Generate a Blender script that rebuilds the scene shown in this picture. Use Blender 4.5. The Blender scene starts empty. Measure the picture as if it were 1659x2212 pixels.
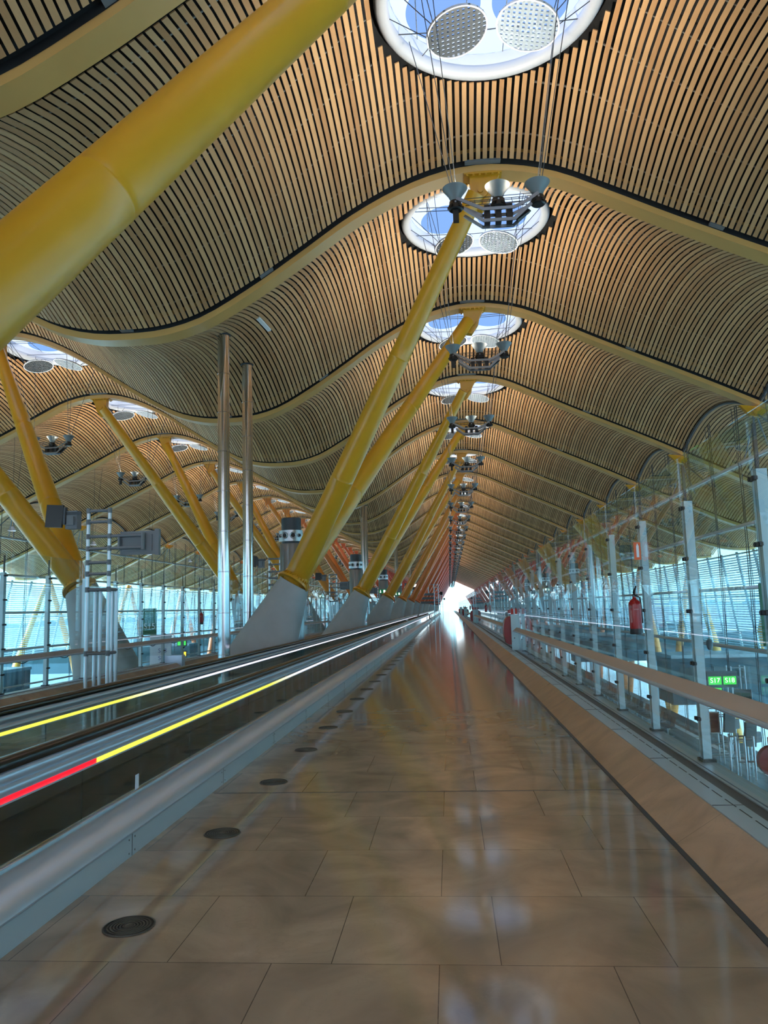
import bpy, math, random
from math import sin, cos, pi, sqrt, radians
from mathutils import Vector, Matrix
import numpy as np

random.seed(7)
S = bpy.context.scene
COL = S.collection
H = 1.745                                    # eye height above the corridor floor

# ------------------------------------------------------------------ helpers
class MB:
    def __init__(s):
        s.v, s.f, s.m = [], [], []
    def add(s, vs, fs, mi=0, M=None):
        o = len(s.v)
        for p in vs:
            p = Vector(p)
            s.v.append(tuple(M @ p) if M else tuple(p))
        for f in fs:
            s.f.append([o + i for i in f]); s.m.append(mi)
    def bx(s, x0, x1, y0, y1, z0, z1, mi=0, M=None):
        s.add([(x0,y0,z0),(x1,y0,z0),(x1,y1,z0),(x0,y1,z0),(x0,y0,z1),(x1,y0,z1),(x1,y1,z1),(x0,y1,z1)],
              [(3,2,1,0),(4,5,6,7),(0,1,5,4),(1,2,6,5),(2,3,7,6),(3,0,4,7)], mi, M)
    def tube(s, pts, r, n=10, caps=True, mi=0, M=None):
        pts = [Vector(p) for p in pts]
        k = len(pts); rs = r if isinstance(r, (list, tuple)) else [r]*k
        vs, fs, ref = [], [], None
        for i, p in enumerate(pts):
            d = (pts[min(i+1,k-1)] - pts[max(i-1,0)]).normalized()
            if ref is None:
                ref = Vector((0,0,1)) if abs(d.z) < .9 else Vector((1,0,0))
            a = (ref - d*ref.dot(d)).normalized(); ref = a; b = d.cross(a)
            for j in range(n):
                t = 2*pi*j/n
                vs.append(p + a*(cos(t)*rs[i]) + b*(sin(t)*rs[i]))
        for i in range(k-1):
            for j in range(n):
                j2 = (j+1) % n
                fs.append((i*n+j, i*n+j2, (i+1)*n+j2, (i+1)*n+j))
        if caps:
            fs.append(tuple(range(n-1,-1,-1))); fs.append(tuple((k-1)*n+j for j in range(n)))
        s.add(vs, fs, mi, M)
    def lathe(s, prof, n=24, mi=0, M=None, closed=False):
        k = len(prof); vs, fs = [], []
        for r, z in prof:
            for j in range(n):
                t = 2*pi*j/n; vs.append((r*cos(t), r*sin(t), z))
        for i in range(k if closed else k-1):
            i2 = (i+1) % k
            for j in range(n):
                j2 = (j+1) % n; fs.append((i*n+j, i*n+j2, i2*n+j2, i2*n+j))
        s.add(vs, fs, mi, M)
    def disc(s, r, z, n=24, mi=0, M=None, up=True):
        vs = [(r*cos(2*pi*j/n), r*sin(2*pi*j/n), z) for j in range(n)]
        s.add(vs, [tuple(range(n)) if up else tuple(range(n-1,-1,-1))], mi, M)
    def sweep_y(s, prof, y0, y1, mi=0, closed=True, caps=True):
        k = len(prof)
        vs = [(x,y0,z) for x,z in prof] + [(x,y1,z) for x,z in prof]
        fs = [(i,(i+1)%k,k+(i+1)%k,k+i) for i in range(k if closed else k-1)]
        if caps and closed:
            fs += [tuple(range(k-1,-1,-1)), tuple(range(k,2*k))]
        s.add(vs, fs, mi)
    def prism(s, poly, y0, y1, mi=0, M=None):
        k = len(poly)
        vs = [(x,y0,z) for x,z in poly] + [(x,y1,z) for x,z in poly]
        fs = [(i,(i+1)%k,k+(i+1)%k,k+i) for i in range(k)] + [tuple(range(k-1,-1,-1)), tuple(range(k,2*k))]
        s.add(vs, fs, mi, M)
    def mesh(s, name, mats, smooth=35, fix=True):
        me = bpy.data.meshes.new(name)
        me.from_pydata(s.v, [], s.f)
        for m in (mats if isinstance(mats, (list, tuple)) else [mats]): me.materials.append(m)
        if any(s.m): me.polygons.foreach_set('material_index', s.m)
        if fix:
            import bmesh
            b = bmesh.new(); b.from_mesh(me); bmesh.ops.recalc_face_normals(b, faces=b.faces); b.to_mesh(me); b.free()
        if smooth:
            me.shade_smooth(); me.set_sharp_from_angle(angle=radians(smooth))
        me.update()
        return me
    def build(s, name, mats, parent=None, smooth=35, fix=True):
        return obj(name, s.mesh(name, mats, smooth, fix), parent)

def obj(name, me, parent=None, loc=None):
    o = bpy.data.objects.new(name, me); COL.objects.link(o)
    if parent is not None: o.parent = parent
    if loc is not None: o.location = loc
    return o
def tag(o, label, cat, group=None, kind=None):
    if label: o['label'] = label
    if cat: o['category'] = cat
    if group: o['group'] = group
    if kind: o['kind'] = kind
    return o
def thing(name, label, cat, loc=(0,0,0), group=None, rz=0):
    o = obj(name, None, None, loc); o.rotation_euler.z = rz
    return tag(o, label, cat, group)
def struct(o):
    o['kind'] = 'structure'; return o
def dup(root, loc=None, label=None, parent=None, group=None):
    c = root.copy(); COL.objects.link(c)
    if parent is not None: c.parent = parent
    if loc is not None: c.location = loc
    if label: c['label'] = label
    if group: c['group'] = group
    for ch in list(root.children): dup(ch, parent=c)
    return c
ONES = 'first second third fourth fifth sixth seventh eighth ninth tenth eleventh twelfth thirteenth fourteenth fifteenth sixteenth seventeenth eighteenth nineteenth'.split()
TENS = {2:('twenty','twentieth'),3:('thirty','thirtieth'),4:('forty','fortieth'),5:('fifty','fiftieth'),6:('sixty','sixtieth'),7:('seventy','seventieth'),8:('eighty','eightieth'),9:('ninety','ninetieth')}
def nth(n):
    if n < 20: return ONES[n-1]
    if n >= 100: return 'hundredth' if n == 100 else 'hundred-and-' + nth(n-100)
    t, u = divmod(n, 10)
    return TENS[t][1] if u == 0 else TENS[t][0] + '-' + ONES[u-1]

# ------------------------------------------------------------------ materials
def mat(name):
    m = bpy.data.materials.new(name); m.use_nodes = True
    nt = m.node_tree; nt.nodes.clear()
    out = nt.nodes.new('ShaderNodeOutputMaterial')
    return m, nt, out
def N(nt, typ, **kw):
    n = nt.nodes.new('ShaderNode'+typ)
    for k, v in kw.items():
        if k in n.inputs: n.inputs[k].default_value = v
        else: setattr(n, k, v)
    return n
def L(nt, a, b): nt.links.new(a, b)
def pbr(name, col, rough=.5, metal=0., noise=0., nscale=6., spec=None, bump=0., coat=0.):
    m, nt, out = mat(name)
    b = N(nt, 'BsdfPrincipled'); L(nt, b.outputs[0], out.inputs[0])
    b.inputs['Base Color'].default_value = (*col, 1); b.inputs['Roughness'].default_value = rough; b.inputs['Metallic'].default_value = metal
    if spec is not None: b.inputs['Specular IOR Level'].default_value = spec
    if coat: b.inputs['Coat Weight'].default_value = coat; b.inputs['Coat Roughness'].default_value = .15
    if noise or bump:
        tc = N(nt, 'TexCoord'); nz = N(nt, 'TexNoise', Scale=nscale, Detail=5.0); L(nt, tc.outputs['Object'], nz.inputs['Vector'])
        if noise:
            mx = N(nt, 'MixRGB', blend_type='MIX')
            mx.inputs[1].default_value = (*[c*(1-noise) for c in col], 1); mx.inputs[2].default_value = (*[min(1, c*(1+noise)) for c in col], 1)
            L(nt, nz.outputs[0], mx.inputs[0]); L(nt, mx.outputs[0], b.inputs['Base Color'])
        if bump:
            bp = N(nt, 'Bump', Strength=bump, Distance=.01); L(nt, nz.outputs[0], bp.inputs['Height']); L(nt, bp.outputs[0], b.inputs['Normal'])
    return m
def emis(name, col, st):
    m, nt, out = mat(name); e = N(nt, 'Emission'); e.inputs[0].default_value = (*col, 1); e.inputs[1].default_value = st
    L(nt, e.outputs[0], out.inputs[0]); return m
def glassm(name, tint, refl=.04, rough=0., hi=.75):
    m, nt, out = mat(name)
    t = N(nt, 'BsdfTransparent'); t.inputs[0].default_value = (*tint, 1)
    g = N(nt, 'BsdfGlossy'); g.inputs['Color'].default_value = (.92,.97,1,1); g.inputs['Roughness'].default_value = rough
    lw = N(nt, 'LayerWeight'); lw.inputs['Blend'].default_value = .5
    p = N(nt, 'Math', operation='POWER'); L(nt, lw.outputs['Facing'], p.inputs[0]); p.inputs[1].default_value = 5
    a = N(nt, 'Math', operation='MULTIPLY_ADD'); L(nt, p.outputs[0], a.inputs[0]); a.inputs[1].default_value = hi; a.inputs[2].default_value = refl
    mx = N(nt, 'MixShader'); L(nt, a.outputs[0], mx.inputs[0]); L(nt, t.outputs[0], mx.inputs[1]); L(nt, g.outputs[0], mx.inputs[2]); L(nt, mx.outputs[0], out.inputs[0])
    return m

def wood_mat():
    m, nt, out = mat('bamboo_slat')
    b = N(nt, 'BsdfPrincipled', Roughness=.55); L(nt, b.outputs[0], out.inputs[0])
    b.inputs['Specular IOR Level'].default_value = .25
    ge = N(nt, 'NewGeometry'); tc = N(nt, 'TexCoord')
    mp = N(nt, 'Mapping'); mp.inputs['Scale'].default_value = (30, 1.2, 30); L(nt, tc.outputs['Object'], mp.inputs[0])
    nz = N(nt, 'TexNoise', Scale=1.0, Detail=3.0); L(nt, mp.outputs[0], nz.inputs['Vector'])
    ad = N(nt, 'Math', operation='MULTIPLY_ADD'); L(nt, nz.outputs[0], ad.inputs[0]); ad.inputs[1].default_value = .35; L(nt, ge.outputs['Random Per Island'], ad.inputs[2])
    cr = N(nt, 'ValToRGB'); L(nt, ad.outputs[0], cr.inputs[0])
    e = cr.color_ramp.elements; e[0].position = .0; e[0].color = (.38,.195,.085,1); e[1].position = 1.3/1.35; e[1].color = (.58,.345,.165,1)
    L(nt, cr.outputs[0], b.inputs['Base Color'])
    return m
def paint_mat(name, sat=1., span=300):                       # paint colour depends on which bay the object stands in
    m, nt, out = mat(name)
    b = N(nt, 'BsdfPrincipled', Roughness=.3); L(nt, b.outputs[0], out.inputs[0])
    oi = N(nt, 'ObjectInfo'); sx = N(nt, 'SeparateXYZ'); L(nt, oi.outputs['Location'], sx.inputs[0])
    mr = N(nt, 'MapRange'); L(nt, sx.outputs['Y'], mr.inputs['Value']); mr.inputs['From Min'].default_value = 0; mr.inputs['From Max'].default_value = span
    cr = N(nt, 'ValToRGB'); L(nt, mr.outputs[0], cr.inputs[0]); cr.color_ramp.interpolation = 'LINEAR'
    e = cr.color_ramp.elements; e[0].position = .08; e[0].color = (.70,.35,.020,1); e[1].position = 1; e[1].color = (.60,.06,.035,1)
    for p_, c_ in ((.14,(.72,.35,.022)),(.20,(.78,.35,.035)),(.26,(.84,.31,.05)),(.32,(.88,.24,.055)),(.40,(.86,.18,.055)),(.58,(.78,.115,.045))):
        q = e.new(p_); q.color = (*c_, 1)
    tc = N(nt, 'TexCoord'); nz = N(nt, 'TexNoise', Scale=1.5, Detail=4.0); L(nt, tc.outputs['Object'], nz.inputs['Vector'])
    hs = N(nt, 'HueSaturation'); L(nt, cr.outputs[0], hs.inputs['Color'])
    mv = N(nt, 'MapRange'); L(nt, nz.outputs[0], mv.inputs['Value']); mv.inputs['To Min'].default_value = .80; mv.inputs['To Max'].default_value = .98
    L(nt, mv.outputs[0], hs.inputs['Value']); hs.inputs['Saturation'].default_value = sat
    L(nt, hs.outputs[0], b.inputs['Base Color'])
    return m
def stone_mat(name, c1, c2, bw, rh, ox, oy, rough=.12, vein=(.30,.25,.19), mortar=(.11,.09,.075), axis='XY'):
    m, nt, out = mat(name)
    b = N(nt, 'BsdfPrincipled'); L(nt, b.outputs[0], out.inputs[0]); b.inputs['Specular IOR Level'].default_value = .5
    tc = N(nt, 'TexCoord'); mp = N(nt, 'Mapping'); mp.inputs['Location'].default_value = (ox, oy, 0)
    if axis == 'YX': mp.inputs['Rotation'].default_value = (0,0,pi/2)
    L(nt, tc.outputs['Object'], mp.inputs[0])
    br = N(nt, 'TexBrick'); L(nt, mp.outputs[0], br.inputs['Vector']); br.offset = .64; br.offset_frequency = 2
    br.inputs['Scale'].default_value = 1; br.inputs['Mortar Size'].default_value = .0026; br.inputs['Mortar Smooth'].default_value = .1
    br.inputs['Brick Width'].default_value = bw; br.inputs['Row Height'].default_value = rh; br.inputs['Bias'].default_value = 0
    br.inputs['Color1'].default_value = (*c1,1); br.inputs['Color2'].default_value = (*c2,1); br.inputs['Mortar'].default_value = (*mortar,1)
    nz = N(nt, 'TexNoise', Scale=1.4, Detail=7.0); nz.inputs['Distortion'].default_value = 1.5; L(nt, tc.outputs['Object'], nz.inputs['Vector'])
    rp = N(nt, 'ValToRGB'); L(nt, nz.outputs[0], rp.inputs[0]); e = rp.color_ramp.elements
    e[0].position = .3; e[0].color = (.70,.69,.68,1); e[1].position = .75; e[1].color = (1.25,1.23,1.2,1)
    ml = N(nt, 'MixRGB', blend_type='MULTIPLY'); ml.inputs[0].default_value = 1; L(nt, br.outputs[0], ml.inputs[1]); L(nt, rp.outputs[0], ml.inputs[2])
    n2 = N(nt, 'TexNoise', Scale=2.2, Detail=8.0); n2.inputs['Distortion'].default_value = 3.; L(nt, tc.outputs['Object'], n2.inputs['Vector'])
    r2 = N(nt, 'ValToRGB'); L(nt, n2.outputs[0], r2.inputs[0]); e = r2.color_ramp.elements
    e[0].position = .485; e[0].color = (0,0,0,1); e[1].position = .5; e[1].color = (.35,.35,.35,1); q = e.new(.515); q.color = (0,0,0,1)
    mv = N(nt, 'MixRGB', blend_type='MIX'); L(nt, r2.outputs[0], mv.inputs[0]); L(nt, ml.outputs[0], mv.inputs[1]); mv.inputs[2].default_value = (*vein,1)
    L(nt, mv.outputs[0], b.inputs['Base Color'])
    rr = N(nt, 'MapRange'); L(nt, nz.outputs[0], rr.inputs['Value']); rr.inputs['To Min'].default_value = rough*.75; rr.inputs['To Max'].default_value = rough*1.3
    L(nt, rr.outputs[0], b.inputs['Roughness'])
    return m
def led_mat(name, red_to, yellow_to):
    m, nt, out = mat(name)
    tc = N(nt, 'TexCoord'); sx = N(nt, 'SeparateXYZ'); L(nt, tc.outputs['Object'], sx.inputs[0])
    cols = [(1,.01,.02),(.95,.85,.06),(.92,.86,1.)]
    a = N(nt, 'Math', operation='GREATER_THAN'); L(nt, sx.outputs['Y'], a.inputs[0]); a.inputs[1].default_value = red_to
    c = N(nt, 'MapRange'); L(nt, sx.outputs['Y'], c.inputs['Value']); c.inputs['From Min'].default_value = yellow_to-1.2; c.inputs['From Max'].default_value = yellow_to+1.2
    m1 = N(nt, 'MixRGB'); m1.inputs[1].default_value = (*cols[0],1); m1.inputs[2].default_value = (*cols[1],1); L(nt, a.outputs[0], m1.inputs[0])
    m2 = N(nt, 'MixRGB'); L(nt, m1.outputs[0], m2.inputs[1]); m2.inputs[2].default_value = (*cols[2],1); L(nt, c.outputs[0], m2.inputs[0])
    e = N(nt, 'Emission'); L(nt, m2.outputs[0], e.inputs[0]); e.inputs[1].default_value = 1.0; L(nt, e.outputs[0], out.inputs[0])
    return m
def lens_mat():                                             # white membrane with two darker blue-tinted circles
    m, nt, out = mat('skylight_lens')
    tc = N(nt, 'TexCoord'); sx = N(nt, 'SeparateXYZ'); L(nt, tc.outputs['Object'], sx.inputs[0])
    ab = N(nt, 'Math', operation='ABSOLUTE'); L(nt, sx.outputs['X'], ab.inputs[0])
    dx = N(nt, 'Math', operation='SUBTRACT'); L(nt, ab.outputs[0], dx.inputs[0]); dx.inputs[1].default_value = .92
    cv = N(nt, 'CombineXYZ'); L(nt, dx.outputs[0], cv.inputs[0]); dy = N(nt, 'Math', operation='SUBTRACT'); L(nt, sx.outputs['Y'], dy.inputs[0]); dy.inputs[1].default_value = .75; L(nt, dy.outputs[0], cv.inputs[1])
    ln = N(nt, 'VectorMath', operation='LENGTH'); L(nt, cv.outputs[0], ln.inputs[0])
    lt = N(nt, 'Math', operation='LESS_THAN'); L(nt, ln.outputs['Value'], lt.inputs[0]); lt.inputs[1].default_value = .80
    tl = N(nt, 'BsdfTranslucent'); tl.inputs[0].default_value = (.145,.165,.21,1)
    tp = N(nt, 'BsdfTransparent'); tp.inputs[0].default_value = (.10,.12,.16,1)
    m0 = N(nt, 'MixShader'); m0.inputs[0].default_value = .45; L(nt, tl.outputs[0], m0.inputs[1]); L(nt, tp.outputs[0], m0.inputs[2])
    t2 = N(nt, 'BsdfTransparent'); t2.inputs[0].default_value = (.05,.08,.145,1)
    mx = N(nt, 'MixShader'); L(nt, lt.outputs[0], mx.inputs[0]); L(nt, m0.outputs[0], mx.inputs[1]); L(nt, t2.outputs[0], mx.inputs[2]); L(nt, mx.outputs[0], out.inputs[0])
    return m

WOOD = wood_mat(); PAINT = paint_mat('bay_paint'); BPAINT = paint_mat('girder_paint', .84, 650)
FLOOR = stone_mat('floor_stone', (.335,.270,.208), (.400,.328,.255), .84, .9, .116, -.42, rough=.075)
SLOPE = stone_mat('plinth_stone', (.40,.31,.225), (.46,.36,.27), 1.8, 20., -.6, 5., rough=.3, axis='YX')
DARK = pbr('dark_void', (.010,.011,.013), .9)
CONC = pbr('grey_concrete', (.42,.45,.46), .75, noise=.14, nscale=2.5)
ALU = pbr('brushed_aluminium', (.55,.60,.64), .32, metal=.85)
ALUF = pbr('satin_aluminium_profile', (.56,.68,.82), .28, metal=.55)
POST = pbr('pale_grey_steel', (.42,.52,.54), .38, metal=.35)
WSTEEL = pbr('white_painted_steel', (.82,.85,.87), .4)
BOWL = pbr('lamp_bowl_grey', (.17,.195,.205), .4)
VENT = pbr('vent_bronze', (.13,.12,.105), .35, metal=.5)
SKIRT = pbr('skirt_panel_steel', (.50,.62,.70), .35, metal=.3)
GUTTER = pbr('gutter_grey', (.12,.125,.14), .5)
DISCG = pbr('disc_grid_grey', (.20,.25,.30), .5)
RAILM = pbr('carrier_rail', (.20,.20,.19), .4, metal=.3)
CHROME = pbr('polished_steel', (.62,.64,.66), .12, metal=1.)
DUCT = pbr('galvanised_steel', (.30,.34,.37), .3, metal=.85)
GREYP = pbr('grey_plastic', (.16,.18,.20), .45)
DGREY = pbr('dark_grey_steel', (.055,.065,.075), .45, metal=.3)
BLACK = pbr('black_plastic', (.012,.012,.013), .4)
RUBBER = pbr('black_rubber', (.010,.009,.009), .25)
BELT = pbr('walkway_belt', (.030,.020,.018), .5)
RED = pbr('red_enamel', (.33,.012,.012), .22)
SIGNRED = pbr('sign_red', (.55,.03,.02), .4)
ORANGE = pbr('sign_orange', (.75,.13,.03), .4)
WHITE = pbr('white_matt', (.8,.82,.84), .5)
RIMW = pbr('off_white_rim', (.50,.54,.60), .45)
DRUM = pbr('white_drum', (.62,.68,.78), .5)
GREEN = pbr('banner_green', (.02,.14,.05), .5)
GLASS = glassm('clear_glass', (.90,.965,.975), .045)
FGLASS = glassm('facade_glass', (.70,.92,.98), .05, hi=.5)
BGLASS = glassm('balustrade_glass', (.72,.80,.78), .05)
LENS = lens_mat()
EDGE = pbr('glass_edge', (.12,.36,.36), .2)
HRAILG = pbr('grey_rail', (.40,.37,.36), .45)
HRAIL = pbr('beige_rail', (.50,.41,.34), .45, noise=.08, nscale=.7)
LEDG = led_mat('led_near', 5.53, 12.2); LEDF = led_mat('led_far', -30, 10.5)
SGREEN = emis('lit_green', (.06,.62,.10), .9); SYEL = emis('lit_yellow', (.95,.72,.05), .9); SWHITE = emis('lit_white', (.9,1,.92), 1.)
EXITG = emis('exit_green', (.005,.06,.025), .9)
FLOODL = emis('flood_lamp', (1,.93,.8), 12.)
SEATB = pbr('seat_black', (.03,.03,.034), .4)
APRON = pbr('apron_concrete', (.11,.13,.155), .8, noise=.12, nscale=.02)
PALE = pbr('sunlit_bounce_ground', (.55,.57,.58), .85, noise=.15, nscale=.06)  # paler ground added to look sunlit and bounce light under the eaves
TEAL = pbr('bridge_blue_grey', (.05,.10,.13), .4, metal=.2)
BGL = pbr('bridge_window_dark', (.02,.05,.06), .1)
HILL = pbr('distant_trees', (.07,.12,.15), .9, noise=.3, nscale=.02)
LOUV = pbr('louvre_blade', (.60,.70,.76), .5)
LFLOOR = pbr('lower_floor_stone', (.20,.20,.19), .25, noise=.1, nscale=1.)
WALLB = pbr('board_white', (.75,.78,.86), .5)
BLUEI = pbr('blue_ink', (.03,.06,.30), .5)

# ------------------------------------------------------------------ roof section
XC, XT = 1.27, -8.0; LCX = -16 - XC
TU = [-9.27,-8.3,-7.48,-6.12,-4.76,-3.4,-2.49,-1.7,-.8,0,.8,1.77,3.06,4.32,5.57,7.03,8.5,9.87,12.,15.5,17.3,18.7,20.,21.2]
TZ = [7.07,7.13,7.34,8.06,8.95,9.87,10.36,10.69,10.93,11.,10.93,10.69,10.09,9.46,8.86,8.18,7.48,6.8,5.75,4.16,3.55,3.3,3.35,3.6]
TU, TZ = np.array(TU), np.array(TZ) + H
_d = np.gradient(TZ, TU); _d[0] = 0
def zbeam(x):
    u = x - XC if x >= XT else (-16 - x) - XC
    u = min(max(u, TU[0]), TU[-1])
    i = min(max(int(np.searchsorted(TU, u)) - 1, 0), len(TU)-2)
    h = TU[i+1]-TU[i]; t = (u-TU[i])/h
    return ((2*t**3-3*t*t+1)*TZ[i] + (t**3-2*t*t+t)*h*_d[i] + (-2*t**3+3*t*t)*TZ[i+1] + (t**3-t*t)*h*_d[i+1])
def uabs(x): return abs(x-XC) if x >= XT else abs(-16-x-XC)
def bulge(x):
    u = uabs(x)
    return float(np.interp(u, [0, 1.6, 2.5, 3.3, 4.5, 6., 8., 10.], [1.22, 1.32, 1.38, 1.18, .90, .78, .86, .93]))
def fan(x, y):                                              # the slats spread a little round the skylight at mid bay
    u = uabs(x); a = u/2.5 if u < 2.5 else max(0, 1-(u-2.5)/4.5)**1.5
    c = XC if x >= XT else LCX
    return math.copysign(.15*a, x-c)*(1-((y-4.5)/4.08)**2)
X0, X1 = -37.2, 21.2
YB = lambda i: 9.7 + 9*i
I0, I1 = -3, 36
def zslat(x, y): return zbeam(x) + .17 + bulge(x)*(1-((y-4.5)/4.08)**2)
HOLE = 2.25

def build_ceiling():
    mb = MB(); x = X0; xs = []
    while x < X1:
        a = math.atan((zbeam(x+.05)-zbeam(x-.05))/.1)
        xs.append((x, a))
        u = uabs(x); pitch = .150 + .018*max(0, 1-u/5.) if u < 9.4 else .150
        x += pitch*cos(a)
    for x, a in xs:
        w = .053; c, s_ = cos(a), sin(a)
        d = min(abs(x-XC), abs(x-LCX))
        spans = [(.46, 8.54)]
        if d < HOLE+.06:
            q = sqrt(max((HOLE+.06)**2-d*d, 0)); spans = [(.46, 4.5-q), (4.5+q, 8.54)]
        for ya, yb in spans:
            n = 12 if yb-ya > 5 else 6
            ring = []
            for k in range(n+1):
                y = ya+(yb-ya)*k/n; xx = x+fan(x, y); z = zslat(xx, y)
                ring.append([(xx-w*c, y, z-w*s_), (xx+w*c, y, z+w*s_), (xx+w*c-.022*s_, y, z+w*s_+.022*c), (xx-w*c-.022*s_, y, z-w*s_+.022*c)])
            vs = [p for r in ring for p in r]; fs = []
            for k in range(n):
                for j in range(4):
                    fs.append((k*4+j, (k+1)*4+j, (k+1)*4+(j+1)%4, k*4+(j+1)%4))
            fs += [(0,1,2,3), (n*4+3,n*4+2,n*4+1,n*4)]
            mb.add(vs, fs)
    slats = mb.mesh('ceiling', WOOD, smooth=30, fix=False)
    # dark deck above the slats
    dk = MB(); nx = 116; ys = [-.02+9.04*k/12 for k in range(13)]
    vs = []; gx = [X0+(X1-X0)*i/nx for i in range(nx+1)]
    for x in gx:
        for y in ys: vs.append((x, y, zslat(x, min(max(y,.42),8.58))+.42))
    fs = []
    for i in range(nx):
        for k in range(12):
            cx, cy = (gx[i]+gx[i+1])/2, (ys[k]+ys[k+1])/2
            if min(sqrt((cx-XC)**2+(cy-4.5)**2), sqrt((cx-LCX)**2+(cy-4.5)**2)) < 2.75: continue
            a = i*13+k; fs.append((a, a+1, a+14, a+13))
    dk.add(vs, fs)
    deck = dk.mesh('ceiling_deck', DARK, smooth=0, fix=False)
    # thin metal carrier rails across the slats
    rl = MB()
    for y in [1.0+1.17*k for k in range(7)]:
        x = X0
        while x < X1-.01:
            xb = min(x+.6, X1); md = (x+xb)/2
            if min(sqrt((md-XC)**2+(y-4.5)**2), sqrt((md-LCX)**2+(y-4.5)**2)) > 2.75:
                za, zb = zslat(x, y)+.045, zslat(xb, y)+.045
                rl.add([(x,y-.018,za),(xb,y-.018,zb),(xb,y+.018,zb),(x,y+.018,za),(x,y-.018,za+.03),(xb,y-.018,zb+.03),(xb,y+.018,zb+.03),(x,y+.018,za+.03)],
                       [(0,3,2,1),(4,5,6,7),(0,1,5,4),(2,3,7,6)])
            x = xb
    rails = rl.mesh('ceiling_rail', RAILM, smooth=0, fix=False)
    root = None
    for i in range(I0, I1):
        o = struct(obj('ceiling', slats, None, (0, YB(i), 0)))
        for n_, me in (('ceiling_deck', deck), ('ceiling_rail', rails)):
            c = struct(obj(n_, me, o))
build_ceiling()

# ------------------------------------------------------------------ roof beams
def colour_word(y):
    return 'yellow' if y < 62 else 'amber' if y < 95 else 'orange' if y < 150 else 'red'
def build_beams():
    mb = MB(); xs = [X0-.1+k*.4 for k in range(int((X1-X0+.2)/.4)+1)]
    w, h = .25, .62; vs = []; fs = []
    for x in xs:
        z = zbeam(min(max(x, X0), X1)); vs += [(x,-w,z),(x,w,z),(x,w,z+h),(x,-w,z+h)]
    n = len(xs)
    for k in range(n-1):
        for j in range(4): fs.append((k*4+j, (k+1)*4+j, (k+1)*4+(j+1)%4, k*4+(j+1)%4))
    fs += [(0,1,2,3), (n*4-1,n*4-2,n*4-3,n*4-4)]
    mb.add(vs, fs); beam = mb.mesh('beam_girder', BPAINT, smooth=25)
    gap_shades, joints, gussets = [], [], []
    for sy in (-1, 1):                                      # dark strips painting in the shade where slats stop short of the girder
        sm = MB()
        for k in range(n-1):
            xa, xb = xs[k], xs[k+1]; za, zb = zbeam(max(xa,X0))+.34, zbeam(min(xb,X1))+.34
            ya, yb = sy*.25, sy*.50
            yv = sy*.256; sm.add([(xa,ya,za),(xb,ya,zb),(xb,yb,zb+.03),(xa,yb,za+.03),(xa,yv,za-.175),(xb,yv,zb-.175),(xb,yv,zb),(xa,yv,za)], [(0,1,2,3),(4,5,6,7)])
        gap_shades.append(sm.mesh('gap_shade_strip', DARK, smooth=0, fix=False))
    for xj in (XC, XC+5.6, XC-5.6, -8.0, LCX, LCX+5.6, LCX-5.6):
        jm = MB(); l = .45 if abs(xj-XC) < .1 or abs(xj-LCX) < .1 else .16
        za, zb = zbeam(xj-l)+.19, zbeam(xj+l)+.19; a, b_ = -.252, -.42
        jm.add([(xj-l,a,za),(xj+l,a,zb),(xj+l,b_,zb),(xj-l,b_,za),(xj-l,a,za+.05),(xj+l,a,zb+.05),(xj+l,b_,zb+.05),(xj-l,b_,za+.05)],
               [(0,1,2,3),(4,7,6,5),(0,4,5,1),(1,5,6,2),(2,6,7,3),(3,7,4,0)])
        joints.append(jm.mesh('joint_plate', GREYP, smooth=0))
    for xe in (11.14, -27.14):                              # eave gusset with pin
        gm = MB(); ze = zbeam(xe); gm.prism([(xe-.55,ze+.05),(xe+.55,ze-.1),(xe+.12,ze-.42),(xe-.2,ze-.36)], -.09, .09)
        gm.tube([(xe-.03,-.16,ze-.24),(xe-.03,.16,ze-.24)], .1, 12); gussets.append(gm.mesh('eave_gusset', PAINT))
    for i in range(I0, I1+1):
        k = i+2
        lab = f"{colour_word(YB(i))} curved roof girder spanning the timber ceiling, {nth(i+2)} along the hall" if i >= -1 else f"curved roof girder behind the camera, {nth(-i)} counting back"
        t = thing('roof_girder', lab, 'beam', (0, YB(i), 0), 'curved roof girders')
        obj('girder', beam, t)
        for me in gap_shades: obj('gap_shade_strip', me, t)
        if -1 <= i < 14:
            for me in joints: obj('joint_plate', me, t)
        if i >= -1:
            for me in gussets: obj('eave_gusset', me, t)
build_beams()

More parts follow.
